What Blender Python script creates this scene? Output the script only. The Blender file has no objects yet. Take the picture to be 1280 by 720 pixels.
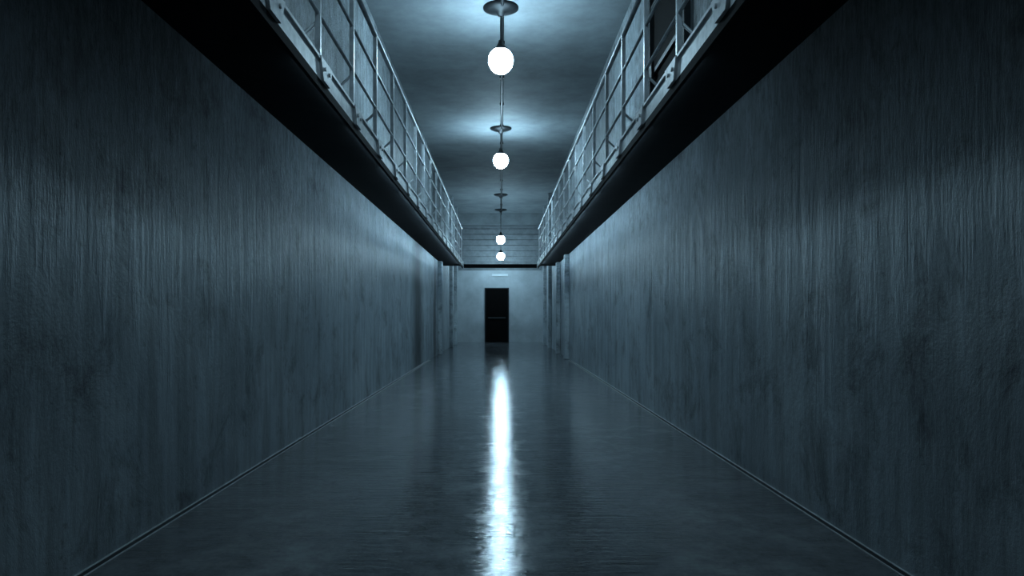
import bpy, bmesh, math, random
from mathutils import Vector, Matrix
random.seed(3)
S=bpy.context.scene
H=1.1            # camera height
XL,XR=-1.80,1.74 # wall faces
YE=30.0          # end wall
YB=-4.0
ZC=H+4.2         # ceiling
F=900.0

# ---------------- materials ----------------
def mat(name):
    m=bpy.data.materials.new(name); m.use_nodes=True
    nt=m.node_tree; b=nt.nodes['Principled BSDF']
    return m,nt,b
def N(nt,t,**k):
    n=nt.nodes.new(t)
    for a,v in k.items():
        if a in n.inputs: n.inputs[a].default_value=v
        else: setattr(n,a,v)
    return n
def coords(nt,scale):
    tc=N(nt,'ShaderNodeTexCoord'); mp=N(nt,'ShaderNodeMapping')
    mp.inputs['Scale'].default_value=scale
    nt.links.new(tc.outputs['Object'],mp.inputs['Vector']); return mp.outputs['Vector']
def noise(nt,scale,s,detail=6,rough=.6,dist=0):
    n=N(nt,'ShaderNodeTexNoise',Scale=s,Detail=detail,Roughness=rough,Distortion=dist)
    nt.links.new(coords(nt,scale),n.inputs['Vector']); return n.outputs['Fac']
def ramp(nt,f,stops):
    r=N(nt,'ShaderNodeValToRGB'); e=r.color_ramp.elements
    while len(e)<len(stops): e.new(.5)
    for i,(p,c) in enumerate(stops):
        e[i].position=p; e[i].color=(c,c,c,1) if not isinstance(c,tuple) else (*c,1)
    nt.links.new(f,r.inputs['Fac']); return r.outputs['Color']
def mul(nt,a,b,fac=1.0):
    m=N(nt,'ShaderNodeMixRGB',blend_type='MULTIPLY')
    if isinstance(fac,float): m.inputs['Fac'].default_value=fac
    else: nt.links.new(fac,m.inputs['Fac'])
    nt.links.new(a,m.inputs['Color1']); nt.links.new(b,m.inputs['Color2']); return m.outputs['Color']
def math2(nt,op,a,b):
    m=N(nt,'ShaderNodeMath',operation=op)
    for i,v in enumerate((a,b)):
        if isinstance(v,(int,float)): m.inputs[i].default_value=v
        else: nt.links.new(v,m.inputs[i])
    return m.outputs[0]
def bump(nt,b,h,strength,dist):
    bp=N(nt,'ShaderNodeBump',Strength=strength,Distance=dist)
    nt.links.new(h,bp.inputs['Height']); nt.links.new(bp.outputs['Normal'],b.inputs['Normal'])

def m_wall(dark_bands=None):
    m,nt,b=mat('streaked_concrete')
    sx=N(nt,'ShaderNodeSeparateXYZ'); tc=N(nt,'ShaderNodeTexCoord'); nt.links.new(tc.outputs['Object'],sx.inputs[0])
    st=noise(nt,(1,2.6,.3),2.2,7,.62)
    fine=noise(nt,(1,20,5),1.5,6,.8)
    big=noise(nt,(1,.55,.6),1.2,7,.7)
    sp=noise(nt,(1,1,.85),2.2,10,.75,.4)
    pit=noise(nt,(1,1,1),13,7,.75)
    # run-down streaking is heaviest high on the wall and thins towards the floor
    zz=math2(nt,'ADD',sx.outputs['Z'],math2(nt,'MULTIPLY',math2(nt,'SUBTRACT',st,.5),3.8))
    top=ramp(nt,math2(nt,'MULTIPLY',zz,.36),[(.42,.03),(1.0,1.0)])
    c=ramp(nt,big,[(.3,(.34,.40,.44)),(.7,(.64,.70,.73))])
    c=mul(nt,c,ramp(nt,st,[(.38,.5),(.58,1.0)]),.6)
    c=mul(nt,c,ramp(nt,fine,[(.38,.45),(.56,1.0)]),top)
    c=mul(nt,c,ramp(nt,sp,[(.36,.3),(.48,1.0)]),.7)
    c=mul(nt,c,ramp(nt,pit,[(.32,.4),(.41,1.0)]),.65)
    if dark_bands:  # soft darkening painted into the wall colour at set places along its length
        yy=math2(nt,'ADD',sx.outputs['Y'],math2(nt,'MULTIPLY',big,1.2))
        for cy,hw in dark_bands:
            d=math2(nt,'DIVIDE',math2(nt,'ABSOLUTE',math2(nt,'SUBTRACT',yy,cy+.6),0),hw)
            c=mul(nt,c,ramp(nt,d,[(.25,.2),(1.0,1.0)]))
    nt.links.new(c,b.inputs['Base Color'])
    b.inputs['Roughness'].default_value=.38
    h=math2(nt,'MULTIPLY',fine,math2(nt,'MULTIPLY',top,1.15))
    h=math2(nt,'ADD',h,math2(nt,'MULTIPLY',sp,.4))
    h=math2(nt,'ADD',h,math2(nt,'MULTIPLY',st,.3))
    h=math2(nt,'ADD',h,math2(nt,'MULTIPLY',pit,.12))
    bump(nt,b,h,.9,.03)
    return m
def m_floor():
    m,nt,b=mat('polished_concrete_floor')
    big=noise(nt,(1,.6,1),1.3,6,.6); mid=noise(nt,(1,1,1),4,10,.78)
    c=ramp(nt,big,[(.3,(.09,.105,.12)),(.7,(.25,.27,.285))])
    c=mul(nt,c,ramp(nt,mid,[(.36,.35),(.6,1.0)]))
    nt.links.new(c,b.inputs['Base Color'])
    nt.links.new(ramp(nt,mid,[(.38,.04),(.62,.16)]),b.inputs['Roughness'])
    rip=noise(nt,(.12,1,1),26,4,.6)
    gr=noise(nt,(.8,1,1),36,4,.6)
    bump(nt,b,math2(nt,'ADD',rip,math2(nt,'MULTIPLY',gr,.34)),.58,.006)
    b.inputs['Specular IOR Level'].default_value=.7
    return m
def m_plain(name,col,rough=.6,metal=0,var=.35,sc=5,bs=.2,spec=.5):
    m,nt,b=mat(name)
    n=noise(nt,(1,1,1),sc,6,.65)
    c=ramp(nt,n,[(.3,tuple(x*(1-var) for x in col)),(.7,col)])
    nt.links.new(c,b.inputs['Base Color'])
    b.inputs['Roughness'].default_value=rough; b.inputs['Metallic'].default_value=metal
    b.inputs['Specular IOR Level'].default_value=spec
    bump(nt,b,n,bs,.01); return m
def m_emit(name,col,s):
    m,nt,b=mat(name); b.inputs['Base Color'].default_value=(.8,.9,1,1)
    b.inputs['Emission Color'].default_value=(*col,1); b.inputs['Emission Strength'].default_value=s; return m

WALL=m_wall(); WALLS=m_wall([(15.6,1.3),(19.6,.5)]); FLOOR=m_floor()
CEIL=m_plain('ceiling_plaster',(.31,.35,.37),.75,0,.35,1.6)
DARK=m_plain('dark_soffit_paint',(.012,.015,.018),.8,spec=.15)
EDGE=m_plain('painted_steel_edge',(.88,.9,.92),.5,0,.4,9)
RAIL=m_plain('rail_steel',(.7,.74,.77),.4,.1,.4,8)
DSTEEL=m_plain('dark_door_steel',(.02,.025,.03),.5,.2)
BLACK=m_plain('black_door_paint',(.003,.0035,.004),.8,spec=.1)
FRAME=m_plain('door_frame_paint',(.05,.06,.07),.6,spec=.2)
GREY=m_plain('louvre_backing',(.26,.29,.31),.6)
LOUV=m_plain('louvre_blade_paint',(.28,.31,.33),.6)
CAP=m_plain('lamp_cap_metal',(.03,.034,.038),.5,.4)
ENDW=m_plain('end_wall_plaster',(.50,.55,.58),.7,0,.3,1.2)
SIGN=m_plain('sign_face',(.62,.67,.69),.5,0,.1)
BULB=m_emit('lamp_glass_glow',(.57,.84,1.0),110)
FILLS=[m_emit('fill_strip_glow',(.53,.81,1.0),v) for v in (4,8,16,26,36)]  # glow of the added fill strips, stronger with distance

# ---------------- mesh builder ----------------
class B:
    def __init__(s,name,mats):
        s.n=name; s.bm=bmesh.new(); s.m=mats
    def box(s,x0,x1,y0,y1,z0,z1,mi=0):
        vs=[s.bm.verts.new((x,y,z)) for x in(x0,x1) for y in(y0,y1) for z in(z0,z1)]
        for q in((0,1,3,2),(4,6,7,5),(0,4,5,1),(2,3,7,6),(0,2,6,4),(1,5,7,3)):
            f=s.bm.faces.new([vs[i] for i in q]); f.material_index=mi
    def rod(s,a,b,r,mi=0,seg=10,r2=None):
        a=Vector(a);b=Vector(b);d=b-a
        M=Matrix.Translation((a+b)/2)@d.to_track_quat('Z','Y').to_matrix().to_4x4()
        g=bmesh.ops.create_cone(s.bm,cap_ends=True,segments=seg,radius1=r,radius2=r if r2 is None else r2,depth=d.length,matrix=M)
        for f in {f for v in g['verts'] for f in v.link_faces}:
            f.material_index=mi; f.smooth=len(f.verts)==4
    def lathe(s,c,prof,mi=0,seg=28):
        rings=[]
        for r,z in prof:
            if r<1e-5: rings.append([s.bm.verts.new((c[0],c[1],c[2]+z))])
            else: rings.append([s.bm.verts.new((c[0]+r*math.cos(t*2*math.pi/seg),c[1]+r*math.sin(t*2*math.pi/seg),c[2]+z)) for t in range(seg)])
        for p,q in zip(rings,rings[1:]):
            for i in range(seg):
                j=(i+1)%seg
                vs=[p[0],q[i],q[j]] if len(p)==1 else ([p[i],q[0],p[j]] if len(q)==1 else [p[i],q[i],q[j],p[j]])
                f=s.bm.faces.new(vs); f.material_index=mi; f.smooth=True
    def prism(s,pts,x0,x1,mi=0): # pts (y,z) polygon extruded in x
        a=[s.bm.verts.new((x0,y,z)) for y,z in pts]; b=[s.bm.verts.new((x1,y,z)) for y,z in pts]
        fs=[s.bm.faces.new(a),s.bm.faces.new(b[::-1])]
        for i in range(len(pts)):
            j=(i+1)%len(pts); fs.append(s.bm.faces.new([a[i],b[i],b[j],a[j]]))
        for f in fs: f.material_index=mi
    def done(s,bevel=0):
        bmesh.ops.recalc_face_normals(s.bm,faces=s.bm.faces)
        me=bpy.data.meshes.new(s.n); s.bm.to_mesh(me); s.bm.free()
        for m in s.m: me.materials.append(m)
        o=bpy.data.objects.new(s.n,me); S.collection.objects.link(o)
        if bevel:
            md=o.modifiers.new('bevel','BEVEL'); md.width=bevel; md.segments=2; md.limit_method='ANGLE'
        return o

# ---------------- shell ----------------
def shell(name,x0,x1,y0,y1,z0,z1,m):
    b=B(name,[m]); b.box(x0,x1,y0,y1,z0,z1); return b.done()
shell('floor',XL-.25,XR+.25,YB-.25,YE+.25,-.2,0,FLOOR)
shell('ceiling',XL-.25,XR+.25,YB-.25,YE+.25,ZC,ZC+.2,CEIL)
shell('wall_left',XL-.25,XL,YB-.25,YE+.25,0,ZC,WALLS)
shell('wall_right',XR,XR+.25,YB-.25,YE+.25,0,ZC,WALL)
shell('wall_end',XL,XR,YE,YE+.25,0,ZC,ENDW)
shell('wall_back',XL,XR,YB-.25,YB,0,ZC,ENDW)

# floor edge strips (thin metal double line at the foot of each wall)
for i,(x,sg) in enumerate(((XL,1),(XR,-1))):
    b=B('trim_%d'%(i+1),[EDGE,FRAME])
    for k,(o,w) in enumerate(((.0,.010),(.040,.007))):
        a,c=sorted((x+sg*o,x+sg*(o+w))); b.box(a,c,YB,18.0,0,.005,0)
    a,c=sorted((x+sg*.010,x+sg*.040)); b.box(a,c,YB,18.0,0,.002,1)
    b.done()

# ---------------- catwalks ----------------
ZB=H+1.51; ZT=H+1.68; YK=22.7
ZR=H+2.75
def catwalk(xw,xi):
    sg=1 if xi>xw else -1
    b=B('catwalk',[DARK,EDGE]+FILLS)
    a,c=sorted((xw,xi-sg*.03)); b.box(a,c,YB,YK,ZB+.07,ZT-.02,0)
    a,c=sorted((xi-sg*.03,xi)); b.box(a,c,YB,YK,ZB+.05,ZT,1)      # light fascia
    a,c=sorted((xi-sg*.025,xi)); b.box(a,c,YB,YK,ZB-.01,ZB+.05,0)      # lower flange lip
    a,c=sorted((xi-sg*.12,xi+sg*.015)); b.box(a,c,YB,YK,ZT,ZT+.02,1)
    # added fill-light strips hidden behind the lip to brighten the wall
    y=4.4; k=0
    while y<YK-1:
        a,c=sorted((xi-sg*.028,xi-sg*.045)); b.box(a,c,y,y+1.5,ZB+.025,ZB+.07,0)
        a,c=sorted((xi-sg*.045,xi-sg*.047)); b.box(a,c,y+.03,y+1.47,ZB+.035,ZB+.065,2+min(k,4))
        y+=1.6; k+=1
    y=3.75-1.1*7
    while y<YK:
        a,c=sorted((xi,xi+sg*.02))
        b.prism([(y-.16,ZT+.02),(y+.16,ZT+.02),(y+.09,ZT-.12),(y-.09,ZT-.12)],a,c,1)
        for dy in(-.06,.06): b.rod((xi+sg*.02,y+dy,ZT-.04),(xi+sg*.032,y+dy,ZT-.04),.014,1,8)
        y+=1.1
    b.done()
    r=B('guard_railing',[RAIL])
    xr=xi-sg*.04; y=3.75-1.1*7
    while y<YK:
        r.box(xr-.018,xr+.018,y-.018,y+.018,ZT+.02,ZR)
        r.box(xr-.05,xr+.05,y-.05,y+.05,ZT+.02,ZT+.035)
        r.rod((xr-sg*.01,y,ZT+.30),(xr-sg*.32,y,ZT+.02),.012)
        y+=1.1
    for z,rr in((ZR,.024),(ZT+.72,.014),(ZT+.36,.014)):
        r.rod((xr,YB,z),(xr,YK,z),rr)
    r.done()
catwalk(XL,-1.19); catwalk(XR,1.16)
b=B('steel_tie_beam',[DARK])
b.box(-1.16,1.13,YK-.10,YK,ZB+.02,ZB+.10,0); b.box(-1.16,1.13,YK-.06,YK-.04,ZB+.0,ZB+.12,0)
b.done()

# ---------------- upper level cell door ----------------
def side_door(x,sg,y0,y1,z0,z1,name,nb=0):
    b=B(name,[FRAME,DSTEEL,RAIL,BLACK])
    def bx(o0,o1,ya,yb,za,zb,mi):
        a,c=sorted((x+sg*o0,x+sg*o1)); b.box(a,c,ya,yb,za,zb,mi)
    bx(0,.06,y0,y0+.08,z0,z1,0); bx(0,.06,y1-.08,y1,z0,z1,0); bx(0,.06,y0+.08,y1-.08,z1-.08,z1,0)
    bx(0,.02,y0+.08,y1-.08,z0,z1-.08,3)
    for zz in(z0+.25,z0+1.0,z1-.35): bx(.02,.05,y0+.08,y1-.08,zz,zz+.05,1)
    bx(.05,.08,y1-.26,y1-.12,z0+.95,z0+1.12,1)
    b.done()
side_door(XR,-1,6.6,8.2,ZT,ZT+2.1,'cell_door')
def pil(x,sg,y):
    b=B('concrete_pilaster',[WALL]); a,c=sorted((x,x+sg*.12)); b.box(a,c,y,y+.3,0,ZB+.06 if y<YK+1 else ZC); b.done(.015)
for y in (20.6,25.2,27.6): pil(XL,1,y)
for y in (18.3,21.0,24.6,27.4): pil(XR,-1,y)

# ---------------- end wall ----------------
s=YE/F
dx0,dx1=(607-626)*s,(635-626)*s; dz=(428-361)*s
b=B('door_1',[FRAME,BLACK,RAIL])
b.box(dx0-.04,dx0,YE-.05,YE,0,dz+.04,0); b.box(dx1,dx1+.04,YE-.05,YE,0,dz+.04,0); b.box(dx0,dx1,YE-.05,YE,dz,dz+.04,0)
b.box(dx0,dx1,YE-.03,YE,0.0,dz,1)
b.box(dx0+.12,dx1-.12,YE-.04,YE-.03,1.3,dz-.2,1); b.box(dx0+.12,dx1-.12,YE-.04,YE-.03,.2,.85,1)
b.box(dx0+.1,dx1-.1,YE-.09,YE-.06,1.0,1.05,0)
for x in(dx0+.12,dx1-.15): b.box(x,x+.03,YE-.06,YE-.03,1.0,1.05,0)
b.done()
b=B('exit_sign',[FRAME,SIGN])
cx=(625-626)*s; cz=H+(395-344)*s
b.box(cx-.33,cx+.33,YE-.06,YE,cz-.05,cz+.05,1); b.box(cx-.30,cx+.30,YE-.065,YE-.06,cz-.035,cz+.035,1); b.done()
b=B('trim_3',[CEIL]); b.box(XL,XR,YE-.5,YE,ZC-.45,ZC); b.done()
b=B('ventilation_louvre',[GREY,LOUV])
z0,z1=H+1.9,ZC-.47
b.box(XL+.05,XR-.05,YE-.03,YE,z0,z1,0)
n=8
for i in range(n):
    z=z0+(z1-z0)*(i+.5)/n
    b.prism([(YE-.03,z+.03),(YE-.03,z+.00),(YE-.07,z-.04),(YE-.07,z-.01)],XL+.05,XR-.05,1)
b.done()

# ---------------- lamps ----------------
def lamp(y,zb,rad):
    b=B('pendant_lamp',[CAP,BULB])
    zt=ZC; R=rad
    b.lathe((0,y,zt),[(0,0),(.24,0),(.24,-.02),(.17,-.05),(.06,-.07),(.04,-.12),(0,-.12)],0)  # ceiling rose, made wide and dark to stand in for the mount's soft shadow
    b.rod((0,y,zt-.1),(0,y,zb+R+.05),.010,0)
    b.lathe((0,y,zb+R),[(0,.10),(.03,.10),(.04,.06),(.06,.02),(R*.5,-.01),(R*.62,-.035),(0,-.03)],0)
    prof=[]
    for i in range(13):
        t=math.pi*i/12
        prof.append((R*math.sin(t),R*math.cos(t)*(1.0 if i<7 else 1.1)))
    prof[0]=(0,R*.9);prof[-1]=(0,prof[-1][1])
    prof[1]=(R*.42,R*.88)
    b.lathe((0,y,zb),prof,1,24)
    b.done()
lamp(9.8,H+3.48,.17)
lamp(16.1,H+3.48,.17)
lamp(24.9,H+2.64,.15)
lamp(28.4,H+2.36,.15)
lamp(3.5,H+3.48,.105)  # unseen lamp continuing the row, added to light the near fascia and rails
b=B('ceiling_conduit',[CAP]); 
b.rod((0.02,YB,ZC-.028),(0.02,YE-.5,ZC-.028),.026)
y=YB+.6
while y<YE-1:
    b.box(-.02,.06,y-.015,y+.015,ZC-.045,ZC); y+=1.6
b.done()

# ---------------- world, camera ----------------
w=bpy.data.worlds.new('World'); S.world=w; w.use_nodes=True
wn=w.node_tree
wn.nodes['Background'].inputs[0].default_value=(.01,.02,.03,1)
wn.nodes['Background'].inputs[1].default_value=.2
cd=bpy.data.cameras.new('camera'); co=bpy.data.objects.new('camera',cd); S.collection.objects.link(co)
co.location=(0,0,H); co.rotation_euler=(math.pi/2,0,0)
cd.sensor_width=36; cd.lens=F/1280*36
cd.shift_x=14/1280; cd.shift_y=35/1280
cd.clip_end=100
S.camera=co
S.view_settings.view_transform='Standard'
S.view_settings.look='None'
S.view_settings.exposure=0.2
S.view_settings.gamma=0.86
